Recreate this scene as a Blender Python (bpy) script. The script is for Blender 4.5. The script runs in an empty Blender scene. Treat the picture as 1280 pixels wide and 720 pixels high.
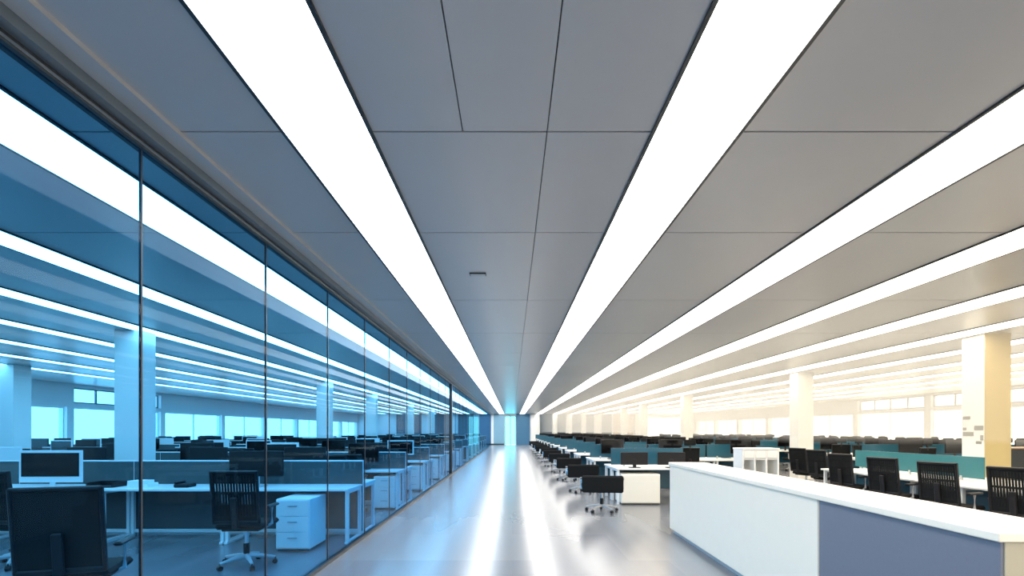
import bpy, math, random
from mathutils import Vector, Matrix
random.seed(7)
S = bpy.context.scene
COL = S.collection
PI = math.pi

# ------------------------------------------------------------------ camera, world, exposure
cam_d = bpy.data.cameras.new('camera'); cam = bpy.data.objects.new('camera', cam_d); COL.objects.link(cam)
F = 650.0
cam_d.sensor_fit = 'HORIZONTAL'; cam_d.sensor_width = 36.0
cam_d.lens = F / 1280 * 36.0
cam_d.shift_y = (538 - 360) / 1280
cam_d.clip_start = 0.05; cam_d.clip_end = 300
EYE = 1.5
cam.location = (0, 0, EYE); cam.rotation_euler = (PI / 2, 0, 0)
S.camera = cam
S.view_settings.view_transform = 'Standard'
S.view_settings.look = 'None'
S.view_settings.gamma = 1.0
S.view_settings.exposure = 0.38
S.view_settings.use_curve_mapping = False
S.cycles.use_denoising = True
S.cycles.use_adaptive_sampling = False
S.cycles.max_bounces = 10
S.cycles.diffuse_bounces = 5
S.cycles.glossy_bounces = 5
S.cycles.transparent_max_bounces = 24
S.cycles.sample_clamp_indirect = 8.0
S.cycles.caustics_reflective = False
S.cycles.caustics_refractive = False

# daylight outside: cool towards the glazed side and the far end, warm towards the right
HAZE = 0.043
STRIP = 7.0
SKY_R = (1.0, 0.90, 0.72); SKY_L = (0.60, 0.86, 1.0); SKY_K = 3.2
w = bpy.data.worlds.new('daylight'); S.world = w; w.use_nodes = True
nt = w.node_tree; nt.nodes.clear()
wo = nt.nodes.new('ShaderNodeOutputWorld'); bg = nt.nodes.new('ShaderNodeBackground')
tc = nt.nodes.new('ShaderNodeTexCoord'); sep = nt.nodes.new('ShaderNodeSeparateXYZ')
rmp = nt.nodes.new('ShaderNodeValToRGB')
nt.links.new(tc.outputs['Generated'], sep.inputs[0])
mr = nt.nodes.new('ShaderNodeMapRange'); mr.inputs[1].default_value = -1; mr.inputs[2].default_value = 1
nt.links.new(sep.outputs[0], mr.inputs[0]); nt.links.new(mr.outputs[0], rmp.inputs[0])
rmp.color_ramp.elements[0].position = 0.50; rmp.color_ramp.elements[0].color = (*SKY_L, 1)
rmp.color_ramp.elements[1].position = 0.62; rmp.color_ramp.elements[1].color = (*SKY_R, 1)
nt.links.new(rmp.outputs[0], bg.inputs[0]); bg.inputs[1].default_value = SKY_K
nt.links.new(bg.outputs[0], wo.inputs[0])

# ------------------------------------------------------------------ materials
MATS = {}
def mat(name, col, rough=0.5, metal=0.0, spec=0.5, emit=None, ek=0.0, noise=0.0, nscale=8.0):
    m = bpy.data.materials.new(name); m.use_nodes = True
    n = m.node_tree; b = n.nodes['Principled BSDF']
    b.inputs['Base Color'].default_value = (*col, 1)
    b.inputs['Roughness'].default_value = rough
    b.inputs['Metallic'].default_value = metal
    b.inputs['Specular IOR Level'].default_value = spec
    if emit:
        b.inputs['Emission Color'].default_value = (*emit, 1)
        b.inputs['Emission Strength'].default_value = ek
    if noise:
        t = n.nodes.new('ShaderNodeTexCoord'); x = n.nodes.new('ShaderNodeTexNoise')
        x.inputs['Scale'].default_value = nscale; x.inputs['Detail'].default_value = 3
        r = n.nodes.new('ShaderNodeMixRGB')
        r.inputs[1].default_value = (*[c * (1 - noise) for c in col], 1)
        r.inputs[2].default_value = (*[min(1, c * (1 + noise)) for c in col], 1)
        n.links.new(t.outputs['Object'], x.inputs['Vector'])
        n.links.new(x.outputs['Fac'], r.inputs[0]); n.links.new(r.outputs[0], b.inputs['Base Color'])
    MATS[name] = m
    return m

M_white = mat('white_laminate', (.84, .85, .84), .35, noise=.02)
M_wmet = mat('white_powder_coat', (.80, .82, .82), .4)
M_cwhite = mat('warm_white_gloss_panel', (.97, .86, .71), .3, noise=.02)
M_cream = mat('cream_laminate', (.80, .78, .70), .4, noise=.02)
M_tan = mat('tan_laminate', (.50, .45, .33), .45, noise=.03)
M_bluefab = mat('slate_blue_panel', (.17, .18, .225), .6, noise=.04, nscale=40)
M_slate = mat('slate_fabric', (.065, .085, .09), .85, noise=.08, nscale=60)
M_tealb = mat('teal_glass_panel', (.04, .17, .19), .25, noise=.03)
M_teal = mat('teal_acrylic', (.02, .09, .135), .25, noise=.03)
M_black = mat('black_mesh_fabric', (.008, .009, .010), .8, 0.0, .2, noise=.2, nscale=90)
M_blkpl = mat('black_plastic', (.010, .010, .012), .45, 0.0, .3)
M_screen = mat('dark_screen', (.004, .004, .005), .12)
M_chrome = mat('polished_aluminium', (.75, .76, .78), .22, 1.0)
M_silver = mat('silver_plastic', (.45, .46, .47), .35)
M_dark = mat('dark_metal', (.02, .024, .028), .4)
M_paint = mat('column_paint', (.78, .79, .76), .6, noise=.02)
M_yellow = mat('window_lit_column_face', (.52, .42, .20), .55, noise=.03)  # pillar front with the yellow window light put into its colour
M_wall = mat('wall_paint', (.82, .83, .84), .7, noise=.02)
M_panel = mat('grey_blue_wall_panel', (.12, .15, .18), .5, noise=.03)
M_bpanel = mat('blue_wall_panel', (.05, .17, .30), .5, noise=.03)
M_lpanel = mat('pale_blue_wall_panel', (.22, .40, .52), .5, noise=.03)
M_beige = mat('beige_wall_panel', (.55, .47, .40), .6, noise=.03)
M_frame = mat('window_frame_metal', (.10, .13, .16), .4)
M_note = mat('printed_paper', (.30, .29, .26), .8, noise=.3, nscale=120)
M_paper = mat('paper', (.85, .86, .86), .8)
M_soffit = mat('soffit_metal', (.13, .16, .18), .35)
M_joint = mat('ceiling_joint', (.03, .035, .04), .6)
M_wood = mat('brown_wood_top', (.32, .22, .14), .45, noise=.15, nscale=14)

def strip_mat(name, col, k):
    m = bpy.data.materials.new(name); m.use_nodes = True
    n = m.node_tree; n.nodes.clear()
    e = n.nodes.new('ShaderNodeEmission'); o = n.nodes.new('ShaderNodeOutputMaterial')
    e.inputs[0].default_value = (*col, 1); e.inputs[1].default_value = k
    n.links.new(e.outputs[0], o.inputs[0]); return m
M_cool = strip_mat('cool_diffuser', (.86, .94, 1.0), STRIP * 1.1)
M_cooler = strip_mat('cool_white_diffuser', (.72, .90, 1.0), STRIP * 1.15)
M_neut = strip_mat('neutral_diffuser', (1.0, .96, .90), STRIP)
M_warm = strip_mat('warm_diffuser', (1.0, .86, .66), STRIP * 1.05)

def glass_mat(name, tint, r0=.03, r1=.4, rough=0.0):
    m = bpy.data.materials.new(name); m.use_nodes = True
    n = m.node_tree; n.nodes.clear()
    tr = n.nodes.new('ShaderNodeBsdfTransparent'); gl = n.nodes.new('ShaderNodeBsdfGlossy')
    lw = n.nodes.new('ShaderNodeLayerWeight'); lw.inputs['Blend'].default_value = .5
    pw = n.nodes.new('ShaderNodeMath'); pw.operation = 'POWER'; pw.inputs[1].default_value = 5.0
    fr = n.nodes.new('ShaderNodeMapRange'); fr.inputs[3].default_value = r0; fr.inputs[4].default_value = r1
    n.links.new(lw.outputs['Facing'], pw.inputs[0]); n.links.new(pw.outputs[0], fr.inputs[0]); mx = n.nodes.new('ShaderNodeMixShader'); o = n.nodes.new('ShaderNodeOutputMaterial')
    tr.inputs[0].default_value = (*tint, 1); gl.inputs['Roughness'].default_value = rough
    n.links.new(fr.outputs[0], mx.inputs[0]); n.links.new(tr.outputs[0], mx.inputs[1])
    n.links.new(gl.outputs[0], mx.inputs[2]); n.links.new(mx.outputs[0], o.inputs[0]); return m
# each pane has two faces, so the colour seen through it is this tint squared
M_glass = glass_mat('blue_partition_glass', (.42, .74, .94), .006, .20)
M_cglass = glass_mat('cyan_door_glass', (.50, .93, 1.0), .01, .1)
M_wglass = glass_mat('window_glass', (.97, .98, .98), .01, .1)

def floor_mat():
    m = bpy.data.materials.new('floor_tile'); m.use_nodes = True
    n = m.node_tree; b = n.nodes['Principled BSDF']
    t = n.nodes.new('ShaderNodeTexCoord')
    br = n.nodes.new('ShaderNodeTexBrick')
    br.offset = 0.5; br.inputs['Scale'].default_value = 1.0
    br.inputs['Brick Width'].default_value = .9; br.inputs['Row Height'].default_value = 1.5
    br.inputs['Mortar Size'].default_value = 0.0
    br.inputs['Color1'].default_value = (.20, .208, .235, 1); br.inputs['Color2'].default_value = (.25, .255, .275, 1)
    br.inputs['Mortar'].default_value = (.22, .225, .25, 1)
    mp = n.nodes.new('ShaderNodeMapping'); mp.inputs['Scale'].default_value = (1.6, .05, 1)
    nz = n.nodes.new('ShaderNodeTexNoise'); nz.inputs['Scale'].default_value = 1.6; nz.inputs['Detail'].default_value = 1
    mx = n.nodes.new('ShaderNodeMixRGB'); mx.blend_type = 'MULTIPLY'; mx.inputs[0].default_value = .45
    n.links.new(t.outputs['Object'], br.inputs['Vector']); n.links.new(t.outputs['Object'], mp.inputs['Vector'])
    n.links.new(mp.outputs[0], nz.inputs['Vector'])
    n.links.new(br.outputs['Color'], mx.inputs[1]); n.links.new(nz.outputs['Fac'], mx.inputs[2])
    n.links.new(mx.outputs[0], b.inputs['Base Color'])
    b.inputs['Roughness'].default_value = .235
    b.inputs['Specular IOR Level'].default_value = 1.0
    return m
M_floor = floor_mat()
M_ceil = mat('ceiling_panel_metal', (.52, .51, .50), .30, .0, .8, noise=.02, nscale=3)

# ------------------------------------------------------------------ mesh helpers
class MB:
    def __init__(s): s.v = []; s.f = []; s.mi = []; s.m = []
    def _m(s, m):
        if m not in s.m: s.m.append(m)
        return s.m.index(m)
    def add(s, vs, fs, m):
        o = len(s.v); s.v += [tuple(v) for v in vs]; i = s._m(m)
        for f in fs: s.f.append(tuple(o + k for k in f)); s.mi.append(i)
    def box(s, x0, x1, y0, y1, z0, z1, m, c=0.0, rot=None, piv=(0, 0, 0)):
        """box; c>0 cuts a small chamfer on every edge"""
        if x0 > x1: x0, x1 = x1, x0
        if y0 > y1: y0, y1 = y1, y0
        if z0 > z1: z0, z1 = z1, z0
        if c <= 0:
            vs = [(x, y, z) for x in (x0, x1) for y in (y0, y1) for z in (z0, z1)]
            fs = [(0, 1, 3, 2), (4, 6, 7, 5), (0, 4, 5, 1), (2, 3, 7, 6), (0, 2, 6, 4), (1, 5, 7, 3)]
        else:
            c = min(c, (x1 - x0) * .45, (y1 - y0) * .45, (z1 - z0) * .45)
            vs = []; fs = []; idx = {}
            lim = [(x0, x1), (y0, y1), (z0, z1)]
            for sx in (0, 1):
                for sy in (0, 1):
                    for sz in (0, 1):
                        sg = (sx, sy, sz)
                        for ax in range(3):
                            p = [lim[k][sg[k]] + (c if sg[k] == 0 else -c) * (0 if k == ax else 1) for k in range(3)]
                            idx[(sg, ax)] = len(vs); vs.append(tuple(p))
            for ax in range(3):
                o1, o2 = [k for k in range(3) if k != ax]
                for sd in (0, 1):
                    q = []
                    for a, b in ((0, 0), (1, 0), (1, 1), (0, 1)):
                        g = [0, 0, 0]; g[ax] = sd; g[o1] = a; g[o2] = b; q.append(idx[(tuple(g), ax)])
                    fs.append(tuple(q))
            for ax in range(3):
                o1, o2 = [k for k in range(3) if k != ax]
                for a in (0, 1):
                    for b in (0, 1):
                        g0 = [0, 0, 0]; g0[o1] = a; g0[o2] = b; g1 = list(g0); g1[ax] = 1
                        g0 = tuple(g0); g1 = tuple(g1)
                        fs.append((idx[(g0, o1)], idx[(g1, o1)], idx[(g1, o2)], idx[(g0, o2)]))
            for sx in (0, 1):
                for sy in (0, 1):
                    for sz in (0, 1):
                        fs.append(tuple(idx[((sx, sy, sz), a)] for a in range(3)))
        if rot is not None:
            P = Vector(piv); vs = [tuple(rot @ (Vector(v) - P) + P) for v in vs]
        s.add(vs, fs, m)
    def tube(s, pts, r, m, n=8, cap=True):
        pts = [Vector(p) for p in pts]
        rs = r if isinstance(r, (list, tuple)) else [r] * len(pts)
        vs = []; fs = []
        for i, p in enumerate(pts):
            a = pts[max(0, i - 1)]; b = pts[min(len(pts) - 1, i + 1)]
            d = (b - a).normalized()
            up = Vector((0, 0, 1)) if abs(d.z) < .95 else Vector((1, 0, 0))
            u = d.cross(up).normalized(); v = d.cross(u)
            for k in range(n):
                t = 2 * PI * k / n
                vs.append(p + (u * math.cos(t) + v * math.sin(t)) * rs[i])
        for i in range(len(pts) - 1):
            for k in range(n):
                a = i * n + k; b = i * n + (k + 1) % n
                fs.append((a, b, b + n, a + n))
        if cap:
            fs.append(tuple(range(n))); fs.append(tuple((len(pts) - 1) * n + k for k in range(n)))
        s.add(vs, fs, m)
    def cyl(s, cx, cy, z0, z1, r, m, n=16):
        s.tube([(cx, cy, z0), (cx, cy, z1)], r, m, n)
    def build(s, name, parent=None, smooth=False):
        me = bpy.data.meshes.new(name); me.from_pydata(s.v, [], s.f)
        for m in s.m: me.materials.append(m)
        me.polygons.foreach_set('material_index', s.mi)
        me.update()
        import bmesh
        bm = bmesh.new(); bm.from_mesh(me); bmesh.ops.recalc_face_normals(bm, faces=bm.faces); bm.to_mesh(me); bm.free()
        if smooth:
            me.polygons.foreach_set('use_smooth', [True] * len(me.polygons))
        o = bpy.data.objects.new(name, me); COL.objects.link(o)
        if parent: o.parent = parent
        return o
def tag(o, label=None, cat=None, group=None, kind=None):
    if label: o['label'] = label
    if cat: o['category'] = cat
    if group: o['group'] = group
    if kind: o['kind'] = kind
    return o
def empty(name, loc=(0, 0, 0), rz=0, **k):
    o = bpy.data.objects.new(name, None); COL.objects.link(o); o.location = loc; o.rotation_euler = (0, 0, rz)
    o.empty_display_size = .1
    return tag(o, **k)
def one(name, fn, parent=None, smooth=False):
    b = MB(); fn(b); return b.build(name, parent, smooth)

KIDS = {}
def kids(o):
    return [c for c in o.children]
class Proto:
    """a kind of thing: the first call places the one built, each later call places a copy with copied parts"""
    def __init__(s, root): s.root = root; s.used = False
    def put(s, loc, rz=0, label=None, group=None, cat=None):
        if not s.used:
            r = s.root; s.used = True
        else:
            r = s.root.copy(); COL.objects.link(r)
            for ch in kids(s.root):
                c = ch.copy(); COL.objects.link(c); c.parent = r
                for g in kids(ch):
                    d = g.copy(); COL.objects.link(d); d.parent = c
        r.location = loc; r.rotation_euler = (0, 0, rz)
        if label: r['label'] = label
        if group: r['group'] = group
        if cat: r['category'] = cat
        return r
def px(x, y, z):
    return 640 + x * F / y, 538 - (z - EYE) * F / y
def inview(x, y, z=0.7, m=0.6):
    if y < .5: return False
    u = x * F / y
    return abs(u) < 640 + m * F / y

# ------------------------------------------------------------------ the shell
XL, XR, Y0, Y1, H = -16.0, 19.0, -6.0, 54.0, 3.2
def struct(name, fn, label=None, cat=None):
    o = one(name, fn); o['kind'] = 'structure'
    if label: o['label'] = label
    if cat: o['category'] = cat
    return o
struct('floor', lambda b: b.box(XL - .3, XR + .3, Y0 - .3, Y1 + .6, -.2, 0, M_floor),
       'glossy grey tiled floor with pale reflections down the corridor', 'floor')
# ceiling panels: joints are narrow dark gaps between panels
def ceiling(b):
    b.box(XL - .3, XR + .3, Y0 - .3, Y1 + .6, H + .02, H + .3, M_joint)
    ys = [Y0 - .3, -3.0, -.04, 1.46, 2.96, 4.47, 6.78]
    while ys[-1] < Y1 - 2: ys.append(ys[-1] + 2.31)
    ys.append(Y1 + .6)
    xs = [XL - .3] + [-1.05 - 1.72 * k for k in range(8, -1, -1)] + [.2] + [1.05 + 1.72 * k for k in range(0, 11)] + [XR + .3]
    g = .007
    for i in range(len(xs) - 1):
        for j in range(len(ys) - 1):
            seg = [(xs[i], xs[i + 1])]
            if abs(xs[i] + 1.05) < .01 and ys[j + 1] < 3.0: seg = [(-1.05, -.28), (-.28, .2)]
            for a, c in seg:
                gg = g * .45
                b.box(a + gg, c - gg, ys[j] + g, ys[j + 1] - g, H, H + .02, M_ceil)
struct('ceiling', ceiling, 'grey metal panel ceiling with dark joints', 'ceiling')
struct('wall_rear', lambda b: b.box(XL - .3, XR + .3, Y0 - .3, Y0, 0, H, M_wall))

def wall_with_openings(b, axis, pos, thick, u0, u1, ops, m):
    """wall along u with openings (ua, ub, za, zb) sorted along u"""
    def bx(a, c, z0, z1):
        if c - a < 1e-4 or z1 - z0 < 1e-4: return
        if axis == 'x': b.box(pos, pos + thick, a, c, z0, z1, m)
        else: b.box(a, c, pos, pos + thick, z0, z1, m)
    u = u0
    for ua, ub, spans in ops:
        bx(u, ua, 0, H)
        z = 0
        for za, zb in spans:
            bx(ua, ub, z, za); z = zb
        bx(ua, ub, z, H); u = ub
    bx(u, u1, 0, H)
WN = [0]
def window(axis, pos, thick, ua, ub, za, zb, nm, label, split=4, side=1, fm=None):
    WN[0] += 1
    r = empty('window_%d' % WN[0], (0, 0, 0), kind='structure')
    r['label'] = label; r['category'] = 'window'
    fm = fm or M_frame
    mid = pos + thick * .5
    def bx(b, a, c, z0, z1, m, d=.03):
        if axis == 'x': b.box(mid - d, mid + d, a, c, z0, z1, m)
        else: b.box(a, c, mid - d, mid + d, z0, z1, m)
    f = MB(); t = .05
    bx(f, ua, ub, za, za + t, fm); bx(f, ua, ub, zb - t, zb, fm)
    for k in range(split + 1):
        u = ua + (ub - ua) * k / split
        lo = max(ua, u - t / 2); hi = min(ub, u + t / 2)
        bx(f, lo, hi, za + t, zb - t, fm)
    f.build('window_frame', r)
    g = MB(); bx(g, ua + .02, ub - .02, za + .02, zb - .02, M_wglass, .005); g.build('pane', r)
# right wall: long bright window band with a strip of high lights above part of it
r_ops = []
y = 4.0; i = 0
r_win = []
while y < 50:
    sp = [(.85, 2.42)]
    if 11.9 < y < 27: sp.append((2.55, 3.1))
    r_ops.append((y, y + 4.6, sp)); r_win.append((y, y + 4.6, sp)); y += 5.0
struct('wall_right', lambda b: wall_with_openings(b, 'x', XR, .3, Y0, Y1 + .3, r_ops, M_wall))
ordn = ['first', 'second', 'third', 'fourth', 'fifth', 'sixth', 'seventh', 'eighth', 'ninth', 'tenth', 'eleventh', 'twelfth', 'thirteenth', 'fourteenth', 'fifteenth']
for n, (a, c, sp) in enumerate(r_win):
    window('x', XR, .3, a, c, sp[0][0], sp[0][1], 'r', 'wide bright window in the right wall, %s from the near end' % ordn[n], 2, fm=M_wmet)
    if len(sp) > 1:
        window('x', XR, .3, a, c, sp[1][0], sp[1][1], 'r', 'high dark-framed window strip under the ceiling, %s bay of the right wall' % ordn[n], 4)
# left wall
l_ops = []; l_win = []
y = 4.0
while y < 50:
    sp = [(.85, 2.35)]
    if 15 < y < 20: sp.append((2.5, 3.08))
    l_ops.append((y, y + 4.7, sp)); l_win.append((y, y + 4.7, sp)); y += 5.0
struct('wall_left', lambda b: wall_with_openings(b, 'x', XL - .3, .3, Y0, Y1 + .3, l_ops, M_wall))
for n, (a, c, sp) in enumerate(l_win):
    window('x', XL - .3, .3, a, c, sp[0][0], sp[0][1], 'l', 'wide pale blue window behind the glass, %s bay of the left wall' % ordn[n], 2, fm=M_wmet)
    if len(sp) > 1:
        window('x', XL - .3, .3, a, c, sp[1][0], sp[1][1], 'l', 'high dark-framed window strip under the ceiling of the left wall', 4)
# far wall
f_ops = [(-.75, .42, [(0.0, 3.0)]), (13.9, 17.6, [(.85, 2.9)])]
struct('wall_far', lambda b: wall_with_openings(b, 'y', Y1, .3, XL - .3, XR + .3, f_ops, M_wall))
window('y', Y1, .3, 13.9, 17.6, .85, 2.9, 'f', 'bright window in the far wall at the right end', 2, fm=M_wmet)
dr = empty('door_1', (0, 0, 0), kind='structure', label='glazed door glowing bright cyan at the end of the corridor', cat='door')
def dfr(b):
    for a, c in ((-.75, -.69), (.36, .42), (-.195, -.135)): b.box(a, c, Y1 + .1, Y1 + .2, 0, 3.0, M_frame)
    b.box(-.75, .42, Y1 + .1, Y1 + .2, 2.94, 3.0, M_frame)
one('door_frame', dfr, dr)
one('pane', lambda b: b.box(-.69, .36, Y1 + .145, Y1 + .155, .02, 2.94, M_cglass), dr)
one('handle', lambda b: b.box(-.12, -.09, Y1 + .02, Y1 + .1, .95, 1.15, M_chrome), dr)
# dark wall panels and pale piers along the far wall
pn = [(.45, 1.85, M_bpanel), (2.9, 4.15, M_panel), (4.7, 5.55, M_panel), (6.25, 7.15, M_panel), (7.7, 8.5, M_panel), (9.3, 10.35, M_panel), (10.5, 12.6, M_beige),
      (-1.9, -.80, M_lpanel), (-3.4, -2.2, M_bpanel), (-5.6, -4.0, M_panel), (-8.6, -6.4, M_panel), (-12.0, -9.4, M_panel)]
for n, (a, c, m) in enumerate(pn):
    o = struct('trim_%d' % (n + 1), lambda b: b.box(a, c, Y1 - .04, Y1, .0, H, m, .01))
    o['category'] = 'wall panel'
    o['label'] = ('beige' if m is M_beige else 'pale blue' if m is M_lpanel else 'dark blue' if m is M_bpanel else 'dark blue-grey') + ' panel on the far wall, ' + \
        ('%s to the right of the cyan door' % ordn[n] if n < 7 else '%s to the left of the cyan door' % ordn[n - 7])
for n, (a, c) in enumerate([(1.95, 2.75), (4.2, 4.62), (5.6, 6.2), (7.2, 7.62), (8.55, 9.25), (12.7, 13.8)]):
    o = struct('trim_%d' % (n + 20), lambda b: b.box(a, c, Y1 - .35, Y1, 0, H, M_paint, .01))
    o['category'] = 'pier'; o['label'] = 'pale pier against the far wall, %s to the right of the cyan door' % ordn[n]
struct('baseboard_far', lambda b: [b.box(XL, -.8, Y1 - .055, Y1 - .041, 0, .12, M_dark)])

# soffit strip over the glass wall
GX = -2.085
struct('trim_40', lambda b: (b.box(GX - .09, GX + .09, Y0, Y1, 3.12, H, M_soffit),
                             b.box(GX + .09, GX + .20, Y0, Y1, 3.175, H, M_ceil)),
       'dark metal soffit strip between the ceiling and the glass wall', 'soffit')

# ------------------------------------------------------------------ ceiling light strips
def light_strip(x, m, label, group, w=.238):
    r = empty('ceiling_light', (x, 0, H), label=label, cat='ceiling light', group=group)
    def fr(b):
        b.box(-w - .02, -w, Y0 + .05, Y1 - .4, -.014, 0, M_dark); b.box(w, w + .02, Y0 + .05, Y1 - .4, -.014, 0, M_dark)
    one('frame', fr, r)
    b = MB(); n = 24; L = (Y1 - .4) - (Y0 + .05)
    for k in range(n):
        a = Y0 + .05 + L * k / n; c = Y0 + .05 + L * (k + 1) / n
        b.add([(-w, a, -.010), (w, a, -.010), (w, c, -.010), (-w, c, -.010)], [(0, 3, 2, 1)], m)
        b.add([(-w, a, 0), (w, a, 0), (w, c, 0), (-w, c, 0)], [(0, 1, 2, 3)], M_wmet)
    me = bpy.data.meshes.new('diffuser'); me.from_pydata(b.v, [], b.f)
    for q in b.m: me.materials.append(q)
    me.polygons.foreach_set('material_index', b.mi); me.update()
    o = bpy.data.objects.new('diffuser', me); COL.objects.link(o); o.parent = r
light_strip(-1.05, M_cool, 'broad white light strip left of the corridor centre line', 'corridor light strips')
light_strip(1.05, M_neut, 'broad white light strip right of the corridor centre line', 'corridor light strips')
for k in range(1, 8):
    light_strip(-1.05 - 1.72 * k, M_cooler, 'cool white ceiling light strip behind the glass, %s from the glass wall' % ordn[k - 1], 'light strips behind the glass', .238 if k == 1 else .165)
for k in range(1, 10):
    light_strip(1.05 + 1.72 * k, M_warm if k > 1 else M_neut, 'long ceiling light strip over the right office, %s from the corridor' % ordn[k - 1], 'light strips on the right')

o = one('ceiling_speaker', lambda b: (b.box(-.46, -.28, 5.60, 5.70, H - .012, H, M_dark, .004), b.box(-.45, -.29, 5.61, 5.69, H - .016, H - .012, M_silver)))
tag(o, 'small slim grille on the ceiling between the two central light strips', 'ceiling grille')

# ------------------------------------------------------------------ glass partition
gp = empty('glass_partition', (GX, 0, 0), label='floor-to-ceiling blue glass partition wall along the left of the corridor', cat='glass wall')
GY = [-3.0 + 1.48 * k for k in range(0, 38)]
GY = [y for y in GY if y < Y1 - .5]
one('floor_channel', lambda b: b.box(-.035, .035, GY[0], GY[-1], 0, .035, M_dark), gp)
one('head_channel', lambda b: b.box(-.03, .03, GY[0], GY[-1], 3.075, 3.12, M_dark), gp)
one('head_trim', lambda b: b.box(.03, .036, GY[0], GY[-1], 3.085, 3.10, M_chrome), gp)
for k in range(len(GY) - 1):
    one('glass_pane', lambda b: b.box(-.006, .006, GY[k] + .006, GY[k + 1] - .006, .035, 3.075, M_glass), gp)
for k in range(len(GY)):
    one('joint_seal', lambda b: b.box(-.007, .007, GY[k] - .006, GY[k] + .006, .035, 3.075, M_dark), gp)
one('door_post', lambda b: b.box(-.05, .05, 17.62, 17.78, .035, 3.075, M_dark, .004), gp)

# ------------------------------------------------------------------ pillars
def pillar(x0, x1, y0, y1, label, front=None, z1=H):
    r = empty('pillar', ((x0 + x1) / 2, (y0 + y1) / 2, 0), label=label, cat='pillar', kind='structure')
    hx, hy = (x1 - x0) / 2, (y1 - y0) / 2
    one('shaft', lambda b: b.box(-hx, hx, -hy, hy, 0, H, M_paint, .006), r)
    if front: one('front_light_skin', lambda b: b.box(-hx, hx + .004, -hy - .012, -hy, 0, H, front), r)  # thin skin that carries the painted window light on the front
    one('plinth', lambda b: b.box(-hx - .012, hx + .012, -hy - .024, hy + .012, 0, .1, M_silver, .004), r)
    return r
PR = [(9.08, 'square pillar at right, window light coloured onto its front, notes on its white side', M_yellow), (15.0, 'square white pillar, second from the near end on the right', None),
      (25.0, 'square white pillar, third from the near end on the right', None), (33.3, 'square white pillar, fourth from the near end on the right', None),
      (39.2, 'square white pillar, fifth from the near end on the right', None)]
for y, l, fm in PR: pillar(8.25, 8.70, y, y + .46, l, fm)
PL = [(8.78, 'second'), (17.85, 'third'), (23.9, 'fourth'), (32.9, 'fifth'), (41.8, 'sixth')]
for n, (y, q) in enumerate(PL):
    pillar(-6.72, -6.26, y, y + .36, 'square pillar behind the glass, %s from the near end of its row' % ordn[n])
pillar(-13.4, -12.75, 13.3, 13.8, 'square pillar by the far left edge behind the glass')
pil_boxes = [(8.25, 8.7, y, y + .46) for y, _, _ in PR] + [(-6.72, -6.26, y, y + .36) for y, _ in PL] + [(-13.4, -12.75, 13.3, 13.8)]
def clash(x, y, r=.45):
    return any(a - r < x < c + r and d - r < y < e + r for a, c, d, e in pil_boxes)
for n, (u0, u1, v0, v1, l) in enumerate([
        (1204, 1213, 520.5, 524.5, 'small printed note high on the white side of the nearest right pillar'),
        (1204, 1208, 534.5, 538, 'tiny printed note at the far edge of the pillar side'),
        (1204, 1217, 540, 545, 'wide printed note low at the far edge of the pillar side'),
        (1218, 1230, 532, 538, 'printed note near the front edge of the pillar side'),
        (1225.5, 1230, 544, 550.5, 'narrow upright note at the front edge of the pillar side'),
        (1220, 1227, 551.5, 555, 'lowest printed note on the white side of the pillar')]):
    ya, yb = F * 8.25 / (u1 - 640), F * 8.25 / (u0 - 640); ym = (ya + yb) / 2
    za, zb = EYE - (v1 - 538) * ym / F, EYE - (v0 - 538) * ym / F
    o = one('pinned_note', lambda b: b.box(8.246, 8.25, max(ya, 9.1), min(yb, 9.52), za, zb, M_note)); tag(o, l, 'note', 'notes on the pillar')

# ------------------------------------------------------------------ reception counter
CX0, CX1, CY0, CY1, CH = 2.25, 2.88, 2.40, 7.68, 1.03
rc = empty('reception_counter', (CX0, CY0, 0), -.0152, label='long low white counter with slate blue front panel and cream end, right of the corridor', cat='counter')
one('body', lambda b: b.box(.02, .48, .02, CY1 - CY0 - .005, .06, CH - .05, M_white), rc)
o = one('front_panel', lambda b: b.box(0, .02, 1.47, CY1 - CY0, .06, CH - .045, M_cwhite, .003), rc); o['label'] = 'glossy white front panel'
o = one('front_panel', lambda b: b.box(0.004, .02, .0, 1.455, .06, CH - .045, M_bluefab, .003), rc); o['label'] = 'slate blue front panel'
o = one('end_panel', lambda b: b.box(.022, .48, -.004, .018, .06, CH - .045, M_tan, .003), rc); o['label'] = 'cream beige end panel'
one('countertop', lambda b: b.box(-.015, .50, -.015, CY1 - CY0 + .015, CH - .045, CH, M_cwhite, .005), rc)
one('plinth', lambda b: b.box(.04, .46, .04, CY1 - CY0 - .04, 0, .06, M_silver), rc)

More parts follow.
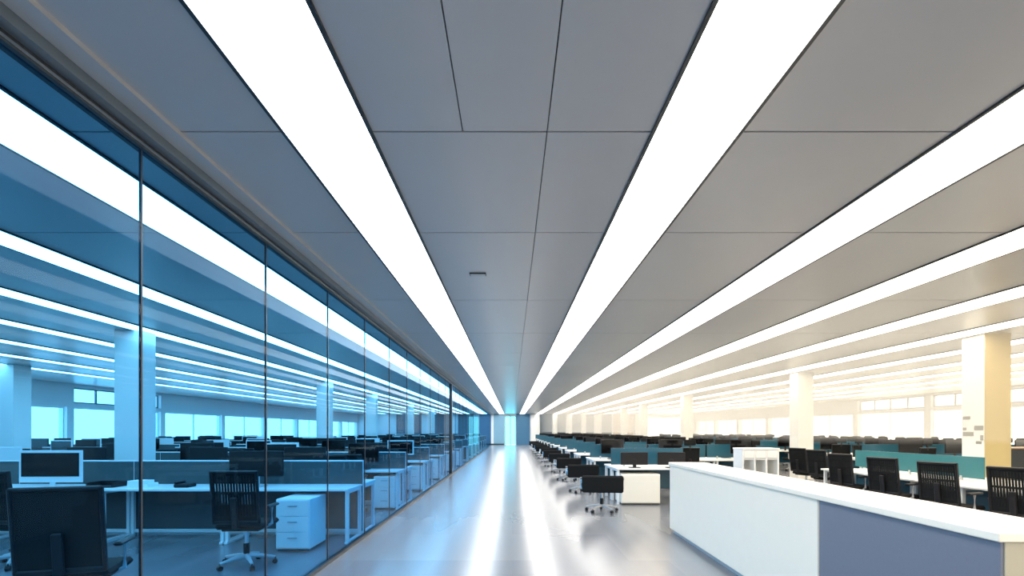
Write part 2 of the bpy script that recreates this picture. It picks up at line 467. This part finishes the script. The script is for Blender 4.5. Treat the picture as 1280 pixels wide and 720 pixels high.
# ------------------------------------------------------------------ office chair (occupant looks towards +Y)
def rotx(a): return Matrix.Rotation(a, 3, 'X')
def chair_pieces(arms=True, tall=1.08, slits=True, w=.50):
    """list of (part name, fn, smooth)"""
    hw = w / 2; P = []
    RB = rotx(math.radians(-7)); pv = (0, -.20, .50)      # the backrest leans back a little
    z0, z1 = .50, tall
    def frame(b):
        t = .026
        b.box(-hw, -hw + t, -.245, -.205, z0, z1, M_blkpl, .008, rotx(math.radians(7)), pv)
        b.box(hw - t, hw, -.245, -.205, z0, z1, M_blkpl, .008, rotx(math.radians(7)), pv)
        b.box(-hw, hw, -.245, -.205, z1 - .03, z1, M_blkpl, .008, rotx(math.radians(7)), pv)
        b.box(-hw, hw, -.245, -.205, z0, z0 + .04, M_blkpl, .008, rotx(math.radians(7)), pv)
        b.box(-.035, .035, -.275, -.245, z0 - .04, z0 + .30, M_blkpl, .008, rotx(math.radians(7)), pv)
    P.append(('back_frame', frame, False))
    def mesh(b):
        R7 = rotx(math.radians(7)); a, c = -hw + .026, hw - .026
        zz = z0 + .04; zt = z1 - .03; hh = zt - zz
        bands = [(0, .10), (.30, .345), (.56, .61), (.80, .84), (.95, 1.0)]
        if not slits: bands = [(0, 1)]
        for p, q in bands: b.box(a, c, -.232, -.216, zz + hh * p, zz + hh * q, M_black, 0, R7, pv)
        if slits:
            n = 15
            for (p, q), sol in (((.10, .30), .88), ((.345, .56), .72), ((.61, .80), .68), ((.84, .95), .8)):
                st = (c - a) / n
                for k in range(n):
                    b.box(a + st * k, a + st * (k + sol), -.230, -.218, zz + hh * p, zz + hh * q, M_black, 0, R7, pv)
    P.append(('mesh_back', mesh, False))
    P.append(('seat', lambda b: (b.box(-hw, hw, -.20, .28, .43, .49, M_black, .022), b.box(-hw + .05, hw - .05, -.16, .22, .405, .43, M_blkpl, .01)), False))
    if arms:
        for sx in (-1, 1):
            def arm(b, sx=sx):
                x = sx * (hw + .035)
                b.box(x - .03, x + .03, -.16, .12, .655, .685, M_blkpl, .012)
                b.tube([(x, -.02, .655), (x, -.02, .47), (sx * (hw - .06), -.02, .415)], .016, M_silver, 8)
            P.append(('armrest', arm, False))
    P.append(('gas_lift', lambda b: (b.cyl(0, 0, .22, .41, .022, M_chrome, 12), b.cyl(0, 0, .09, .25, .034, M_blkpl, 12)), False))
    def base(b):
        for k in range(5):
            t = 2 * PI * k / 5 + .3
            b.tube([(0, 0, .115), (.15 * math.cos(t), .15 * math.sin(t), .10), (.29 * math.cos(t), .29 * math.sin(t), .075)], [.03, .022, .014], M_silver, 8)
    P.append(('star_base', base, False))
    for k in range(5):
        def cast(b, k=k):
            t = 2 * PI * k / 5 + .3; x, y = .29 * math.cos(t), .29 * math.sin(t)
            dx, dy = -math.sin(t), math.cos(t)
            b.tube([(x - dx * .022, y - dy * .022, .028), (x + dx * .022, y + dy * .022, .028)], .028, M_blkpl, 10)
            b.cyl(x, y, .03, .075, .009, M_blkpl, 6)
        P.append(('caster', cast, False))
    return P
def make(name, pieces, cat, sub=None):
    r = empty(name); r['category'] = cat
    for n, fn, sm in pieces: one(n, fn, r, sm)
    return Proto(r)
def make_flat(name, pieces, cat):
    b = MB()
    for n, fn, sm in pieces: fn(b)
    o = b.build(name); o['category'] = cat
    return Proto(o)
chair = make('office_chair', chair_pieces(), 'office chair')
chair_far = make_flat('office_chair', chair_pieces(arms=True, slits=False), 'office chair')
head = [('headrest', lambda b: b.box(-.15, .15, -.30, -.26, 1.12, 1.27, M_black, .02), False), ('headrest_post', lambda b: b.box(-.02, .02, -.30, -.27, 1.0, 1.14, M_blkpl), False)]
chair_head = make_flat('office_chair', chair_pieces(arms=True, slits=False) + head, 'office chair')
chair_solid = make('office_chair', chair_pieces(slits=False, tall=1.12, w=.54), 'office chair')

def low_chair_pieces():
    P = []; hw = .34
    P.append(('seat', lambda b: b.box(-hw, hw, -.24, .26, .40, .48, M_black, .03), False))
    P.append(('backrest', lambda b: b.box(-hw - .03, hw + .03, -.31, -.24, .38, .69, M_black, .025, rotx(math.radians(6)), (0, -.27, .45)), False))
    for sx in (-1, 1):
        P.append(('armrest', lambda b, sx=sx: (b.tube([(sx * (hw + .03), .14, .44), (sx * (hw + .03), .16, .60), (sx * (hw + .03), -.18, .60), (sx * (hw + .03), -.20, .44)], .014, M_chrome, 8),
                                               b.box(sx * (hw + .03) - .028, sx * (hw + .03) + .028, -.15, .12, .605, .625, M_blkpl, .008)), False))
    P.append(('gas_lift', lambda b: (b.cyl(0, 0, .22, .40, .022, M_chrome, 12), b.cyl(0, 0, .08, .25, .034, M_blkpl, 12)), False))
    P += [p for p in chair_pieces() if p[0] in ('star_base', 'caster')]
    return P
low_chair = make('low_back_chair', low_chair_pieces(), 'office chair')
low_far = make_flat('low_back_chair', low_chair_pieces(), 'office chair')

# ------------------------------------------------------------------ desks, screens, monitors (user side towards -Y)
DW, DD, DT = 1.65, .70, .73
def desk_pieces(w=DW, d=DD):
    P = [('desktop', lambda b: b.box(0, w - .004, -d, -.03, DT - .03, DT, M_white, .004), False)]
    for x in (.03, w - .034):
        def leg(b, x=x):
            b.box(x - .022, x + .022, -d + .05, -d + .10, .03, DT - .03, M_wmet, .004)
            b.box(x - .022, x + .022, -.10, -.05, .03, DT - .03, M_wmet, .004)
            b.box(x - .022, x + .022, -d + .02, -.05, 0, .03, M_wmet, .004)
            b.box(x - .022, x + .022, -d + .05, -.05, DT - .07, DT - .03, M_wmet, .004)
        P.append(('leg', leg, False))
    P.append(('cross_rail', lambda b: b.box(.055, w - .06, -.09, -.06, .04, .09, M_wmet, .004), False))
    return P
desk = make('office_desk', desk_pieces(), 'desk')
desk_far = make_flat('office_desk', desk_pieces(), 'desk')
def part_pieces(w=DW):
    return [('fabric_panel', lambda b: b.box(0, w - .004, -.02, .02, .05, 1.05, M_slate, .003), False),
            ('top_trim', lambda b: b.box(0, w - .004, -.026, .026, 1.05, 1.07, M_wmet, .003), False),
            ('foot_rail', lambda b: b.box(0, w - .004, -.028, .028, 0, .05, M_wmet, .003), False),
            ('end_trim', lambda b: b.box(w - .004, w + .0, -.022, .022, 0, 1.07, M_wmet), False)]
parti = make('desk_partition', part_pieces(), 'desk partition')
parti_far = make_flat('desk_partition', part_pieces(), 'desk partition')
RW = 1.60
def rdesk_pieces(w=RW, d=.74):
    P = [('desktop', lambda b: b.box(0, w - .004, -d, -.012, DT - .03, DT, M_white, .004), False)]
    for x in (.04, w - .044):
        def leg(b, x=x):
            b.box(x - .025, x + .025, -d + .05, -d + .10, 0, DT - .03, M_wmet, .004)
            b.box(x - .025, x + .025, -.10, -.05, 0, DT - .03, M_wmet, .004)
            b.box(x - .02, x + .02, -d + .10, -.10, DT - .07, DT - .03, M_wmet, .004)
        P.append(('leg', leg, False))
    P.append(('modesty_panel', lambda b: b.box(.07, w - .075, -.06, -.04, .25, DT - .03, M_teal), False))
    return P
rdesk = make('office_desk', rdesk_pieces(), 'desk')
rdesk_far = make_flat('office_desk', rdesk_pieces(), 'desk')
def screen_pieces(w=RW, h0=DT + .03, h1=1.12):
    return [('screen_panel', lambda b: b.box(.02, w - .024, -.009, .009, h0, h1, M_teal, .003), False)] + \
           [('clamp', lambda b, x=x: b.box(x - .02, x + .02, -.0115, .0115, DT - .03, DT + .07, M_silver), False) for x in (.3, w - .3)]
dscr = make('desk_screen', screen_pieces(), 'desk screen')
dscr_far = make_flat('desk_screen', screen_pieces(), 'desk screen')

def monitor_pieces(w=.62, z0=.15, z1=.52, bez=M_blkpl, back=M_blkpl, chin=.0, b_=.014):
    P = []
    def body(b): b.box(-w / 2, w / 2, -.012, .018, z0 - chin, z1, bez, .006)
    P.append(('casing', body, False))
    P.append(('display', lambda b: b.box(-w / 2 + b_, w / 2 - b_, -.0155, -.012, z0 + b_, z1 - b_, M_screen), False))
    P.append(('stand', lambda b: (b.box(-.035, .035, .018, .035, .01, z0 + .12, back, .004), b.box(-.11, .11, -.06, .11, 0, .012, back, .005)), False))
    return P
mon_b = make('monitor', monitor_pieces(), 'monitor')
mon_bf = make_flat('monitor', monitor_pieces(), 'monitor')
mon_wf = make_flat('monitor', monitor_pieces(bez=M_wmet, back=M_silver, b_=.025), 'monitor')
mon_w = make('monitor', monitor_pieces(w=.66, bez=M_wmet, back=M_silver, b_=.03), 'monitor')

def pedestal(name, loc, w, d, h, label, drawers=3, m=M_white, group=None):
    r = empty(name, loc, label=label, cat='cabinet', group=group)
    one('carcass', lambda b: b.box(0, w, 0, d, .03, h, m, .008), r)
    one('plinth', lambda b: b.box(.02, w - .02, .02, d - .02, 0, .03, M_dark), r)
    if drawers:
        n = drawers; g = .006; hh = (h - .06) / n
        for k in range(n):
            za = .045 + hh * k; dr = one('drawer', lambda b: b.box(.008, w - .008, -.014, 0, za + g / 2, za + hh - g / 2, m, .003), r)
            one('handle', lambda b: b.box(w / 2 - .06, w / 2 + .06, -.026, -.014, za + hh * .62, za + hh * .62 + .014, M_silver, .003), dr)
    else:
        one('front_panel', lambda b: b.box(.015, w - .015, -.012, 0, .05, h - .02, m, .004), r)
    return r

def keyboard(x, y, z, rz, label):
    r = empty('keyboard', (x, y, z), rz, label=label, cat='keyboard')
    one('case', lambda b: b.box(-.22, .22, -.07, .07, 0, .014, M_silver, .004), r)
    def keys(b):
        for i in range(14):
            for j in range(4):
                b.box(-.205 + i * .0295, -.205 + i * .0295 + .024, -.058 + j * .03, -.058 + j * .03 + .024, .014, .020, M_blkpl)
    one('keys', keys, r)

# ================================================================== LEFT OFFICE behind the glass
SIDE = lambda s: 'near side' if s < 0 else 'far side'
PX0 = -2.15                                    # end of the rows next to the glass
GL = 'behind the glass'
fromglass = lambda u: 'nearest the glass' if u == 0 else ('%s from the glass' % ordn[u])
rowname = lambda k: 'front desk row' if k == 0 else '%s desk row' % ordn[k]
rng = random.Random(3)
for k in range(13):
    yp = 7.52 + 3.0 * k
    far = yp > 17
    us = list(range(4)) + ([5, 6, 7] if 1 <= k <= 6 else [])
    if k > 8: us = [0, 1, 2, 3]
    for u in us:
        x1 = PX0 - u * DW - (.15 if u > 3 else 0); x0 = x1 - DW; xc = (x0 + x1) / 2
        if not (inview(x1, yp) or inview(x0, yp)): continue
        place = '%s behind glass, %s' % (rowname(k).replace('desk row', 'row'), fromglass(u))
        if x0 < -12.6 and 12.2 < yp < 15.2: continue
        pp = parti_far if far or u > 1 else parti
        pp.put((x0, yp, 0), 0, 'slate grey partition in ' + place, 'desk partitions behind the glass')
        dd = desk_far if far or (u > 1 and k > 0) else desk
        dd.put((x0, yp, 0), 0, 'white desk, near side of ' + place, 'desks behind the glass')
        if k < 8:
            dd.put((x1, yp, 0), PI, 'white desk, far side of ' + place, 'desks behind the glass')
        # monitors
        if k > 0:
            jx = rng.uniform(-.2, .2)
            white = (k * 3 + u * 2) % 5 in (0, 1)
            mm = (mon_wf if white else mon_bf) if far or u > 0 else (mon_w if white else mon_b)
            mm.put((xc + jx, yp - .30, DT), rng.uniform(-.15, .15), '%s monitor, near side of %s' % ('white-framed' if white else 'black', place), 'monitors behind the glass')
        if k < 7:
            jx = rng.uniform(-.25, .25)
            white = (k * 2 + u * 3) % 4 == 1
            mm = (mon_wf if white else mon_bf)
            mm.put((xc + jx, yp + .30, DT), PI + rng.uniform(-.15, .15), '%s monitor, far side of %s' % ('white-backed' if white else 'black', place), 'monitors behind the glass')
        # chairs
        cc = chair_far if far or u > 1 else chair
        if k > 0 and not clash(xc, yp - .98):
            cc.put((xc + rng.uniform(-.25, .25), yp - 1.02, 0), rng.uniform(-.35, .35), 'black office chair, near side of ' + place, 'office chairs behind the glass')
        if k < 9 and not clash(xc, yp + .98):
            cc.put((xc + rng.uniform(-.25, .25), yp + 1.0, 0), PI + rng.uniform(-.35, .35), 'black office chair, far side of ' + place, 'office chairs behind the glass')
# the front row's own things
chair.put((-2.95, 5.78, 0), .04, 'black slatted-back office chair facing the front desk row, behind the glass', 'office chairs in front of the first desks')
chair.put((-5.52, 5.8, 0), -.10, 'black slatted-back office chair at the far left edge behind the glass', 'office chairs in front of the first desks')
chair_solid.put((-3.22, 3.85, 0), .32, 'large solid black office chair in the near left foreground behind the glass', 'office chairs in front of the first desks')
mon_big = make('monitor', monitor_pieces(w=.74, z0=.14, z1=.49, bez=M_blkpl, back=M_silver, b_=.012), 'monitor')
mon_big.put((-3.50, 7.12, DT), 0, 'wide black monitor on the front desk, behind the slatted chair')
mon_aio = make('monitor', monitor_pieces(w=.82, z0=.11, z1=.50, bez=M_wmet, back=M_wmet, chin=.045, b_=.035), 'monitor')
mon_aio.put((-6.25, 7.05, DT), .05, 'large white-framed screen on the desk at the far left')
keyboard(-6.15, 6.93 - .12, DT, .05, 'keyboard in front of the large white-framed screen at far left')
pedestal('drawer_pedestal', (-2.92, 6.43, 0), .42, .56, .65, 'white three-drawer pedestal under the front desk beside the glass', 3, M_white)
for k in range(1, 6):
    yp = 7.52 + 3 * k
    pedestal('drawer_pedestal', (-2.62, yp - .68, 0), .40, .56, .63, 'white drawer pedestal under the desk nearest the glass, %s' % rowname(k), 3, M_white, 'pedestals along the glass')
o = one('paper_stack', lambda b: (b.box(-5.20, -4.92, 7.02, 7.24, DT, DT + .05, M_paper, .003), b.box(-5.18, -4.95, 7.0, 7.2, DT + .05, DT + .09, M_paper, .003))); tag(o, 'stack of white papers on the front desk behind the glass', 'papers')
o = one('desk_tray', lambda b: (b.box(-5.72, -5.36, 6.98, 7.24, DT, DT + .012, M_blkpl), b.box(-5.72, -5.36, 7.22, 7.24, DT + .012, DT + .07, M_blkpl), b.box(-5.72, -5.70, 6.98, 7.22, DT + .012, DT + .07, M_blkpl), b.box(-5.38, -5.36, 6.98, 7.22, DT + .012, DT + .07, M_blkpl)))
tag(o, 'low black tray on the front desk beside the white papers', 'desk tray')
r = empty('desk_phone', (-4.45, 7.08, DT), label='dark telephone on the front desk behind the glass', cat='telephone')
one('body', lambda b: b.box(-.10, .10, -.10, .10, 0, .05, M_blkpl, .012), r)
one('handset', lambda b: b.box(-.095, -.045, -.10, .10, .05, .085, M_blkpl, .012), r)

# ================================================================== RIGHT OFFICE
def rplace(k, u):
    return '%s right-hand cross row, %s from the corridor' % (ordn[k], ordn[u])
for k in range(13):
    yp = 11.25 + 3.0 * k
    far = yp > 18
    us = [0] if k == 0 else ([0, 1, 2])
    if 1 <= k <= 8: us = us + [5, 6, 7, 8]
    for u in us:
        x0 = 2.12 + u * RW - (.0 if u < 5 else .55); x1 = x0 + RW; xc = (x0 + x1) / 2
        if not (inview(x0, yp)): continue
        if x1 > XR - .8: continue
        P = rplace(k, u)
        (dscr_far if far or u > 1 else dscr).put((x0, yp, 0), 0, 'teal desk screen in ' + P, 'teal desk screens')
        dd = rdesk_far if far or u > 1 else rdesk
        dd.put((x0, yp, 0), 0, 'white desk, near side of ' + P, 'desks of the right office')
        if k < 6: dd.put((x1, yp, 0), PI, 'white desk, far side of ' + P, 'desks of the right office')
        mm = mon_bf if (far or u > 0) else mon_b
        if k > 0: mm.put((xc + rng.uniform(-.3, .3), yp - .38, DT), rng.uniform(-.2, .2), 'black monitor, near side of ' + P, 'monitors of the right office')
        if 0 < k < 3: mon_bf.put((xc + rng.uniform(-.3, .3), yp + .32, DT), PI + rng.uniform(-.2, .2), 'black monitor, far side of ' + P, 'monitors of the right office')
        cc = chair_head if far or u > 0 else chair
        if k > 0 and u > 0 and not clash(xc, yp - 1.05): cc.put((xc + rng.uniform(-.2, .2), yp - 1.03, 0), rng.uniform(-.5, .5), 'black office chair, near side of ' + P, 'office chairs of the right office')
        if k < 9 and not clash(xc, yp + 1.05): cc.put((xc + rng.uniform(-.2, .2), yp + 1.0, 0), PI + rng.uniform(-.5, .5), 'black office chair, far side of ' + P, 'office chairs of the right office')
# front row: rounded white pedestal, two dark screens seen from behind
pedestal('storage_pedestal', (2.20, 10.46, 0), .78, .6, .62, 'rounded cream-white cabinet under the first cross row beside the corridor', 0, M_cream)
mon_wide = make('monitor', monitor_pieces(w=.56, z0=.06, z1=.32), 'monitor')
mon_wide.put((2.52, 10.72, DT), PI, 'wide black monitor on the first cross row above the cream cabinet')
mon_wide.put((3.28, 10.72, DT), PI - .05, 'wide black monitor on the first cross row beside the counter end')
# low wide chairs along the corridor
for k in range(11):
    y = 9.62 + 3.0 * k
    p = low_chair if y < 17 else low_far
    p.put((1.66 + (.04 if k % 2 else 0), y, 0), -.12 + .1 * (k % 3), 'low wide black chair at the corridor edge, %s from the camera' % ordn[k], 'low chairs along the corridor')
# long bench behind the counter (runs along the corridor)
for n, y0 in enumerate((5.75, 7.35, 8.95)):
    wn = ('nearest', 'middle', 'farthest')[n]
    for s, rz, x in ((-1, -PI / 2, 7.0), (1, PI / 2, 7.0)):
        yy = y0 + RW if s < 0 else y0
        rdesk.put((x, yy, 0), rz, 'white desk on the %s side of the long teal screen, %s of three' % ('left' if s < 0 else 'right', wn), 'desks of the long bench')
tb = empty('long_desk_screen', (7.0, 7.7, 0), label='long low teal screen running along the bench behind the counter', cat='desk screen')
one('screen_panel', lambda b: b.box(-.009, .009, 0, 2.9, DT + .04, 1.10, M_tealb, .003), tb)
for q in (.4, 1.45, 2.5): one('clamp', lambda b: b.box(-.0115, .0115, q - .02, q + .02, DT - .03, DT + .07, M_silver), tb)
for n, (x, y, a, l) in enumerate([
        (6.07, 6.12, -PI / 2 + .34, 'nearest black slatted-back chair behind the counter, at the right edge'),
        (6.0, 7.10, -PI / 2 + .32, 'second black slatted-back chair behind the counter, from the right'),
        (6.12, 8.30, -PI / 2 + .30, 'third black slatted-back chair behind the counter, from the right'),
        (6.28, 9.60, -PI / 2 + .26, 'fourth black slatted-back chair behind the counter, from the right'),
        (6.98, 11.55, -PI / 2 + .3, 'fifth black slatted-back chair behind the counter, from the right'),
        (7.22, 12.75, -PI / 2 + .3, 'sixth black slatted-back chair behind the counter, from the right')]):
    chair.put((x, y, 0), a, l, 'chairs along the bench behind the counter')
# white open storage unit
r = empty('storage_unit', (4.52, 10.2, 0), label='white open-fronted storage unit standing behind the counter', cat='storage unit')
def su(b):
    for x in (0, .23, .46, .69): b.box(x, x + .03, 0, .42, 0, 1.12, M_white, .003)
one('upright_panels', su, r)
one('top', lambda b: b.box(-.01, .73, -.01, .43, 1.12, 1.15, M_white, .004), r)
one('back_panel', lambda b: b.box(.03, .69, .40, .415, .04, 1.12, M_white), r)
for z in (.04, .92): one('shelf', lambda b: b.box(.03, .69, .02, .40, z, z + .03, M_white), r)
for x in (.03, .26, .49): one('drawer_front', lambda b: b.box(x + .004, x + .196, -.004, .02, .955, 1.115, M_white, .004), r)
for n, (x, m, l) in enumerate([(.04, M_cream, 'cream'), (.10, M_slate, 'grey'), (.28, M_cream, 'cream'), (.36, M_slate, 'grey'), (.53, M_silver, 'silver')]):
    o = one('box_file', lambda b: b.box(4.52 + x, 4.52 + x + .055, 10.22, 10.52, .071, .38, m, .002)); tag(o, '%s box file in the white storage unit, %s from the left' % (l, ordn[n]), 'box file', 'files in the storage unit')
# dark cabinet with wooden top at the far right edge
r = empty('dark_cabinet', (10.05, 10.6, 0), label='dark cabinet with a brown wooden top beyond the nearest right pillar', cat='cabinet')
one('carcass', lambda b: b.box(0, 1.2, 0, .5, .04, 1.12, M_dark, .004), r)
one('top', lambda b: b.box(-.02, 1.22, -.02, .52, 1.12, 1.15, M_wood, .003), r)
for x in (.01, .605): one('door', lambda b: b.box(x, x + .585, -.015, 0, .06, 1.10, M_dark, .003), r)

# ================================================================== haze boxes added to make the warm glow on the right
m = bpy.data.materials.new('glow_haze'); m.use_nodes = True
n = m.node_tree; n.nodes.clear()
vs = n.nodes.new('ShaderNodeVolumeScatter'); o = n.nodes.new('ShaderNodeOutputMaterial')
vs.inputs['Color'].default_value = (1, 1, 1, 1); vs.inputs['Density'].default_value = HAZE; vs.inputs['Anisotropy'].default_value = .5
n.links.new(vs.outputs[0], o.inputs['Volume'])
for x0, x1, l in ((2.95, 8.17, 'haze added for glow under the ceiling between the corridor and the pillars'), (8.79, XR - .05, 'haze added for glow under the ceiling between the pillars and the right windows')):
    hz = one('haze', lambda b: b.box(x0, x1, 5.0, Y1 - .5, 1.36, H - .03, m))
    tag(hz, l, 'haze', kind='stuff')
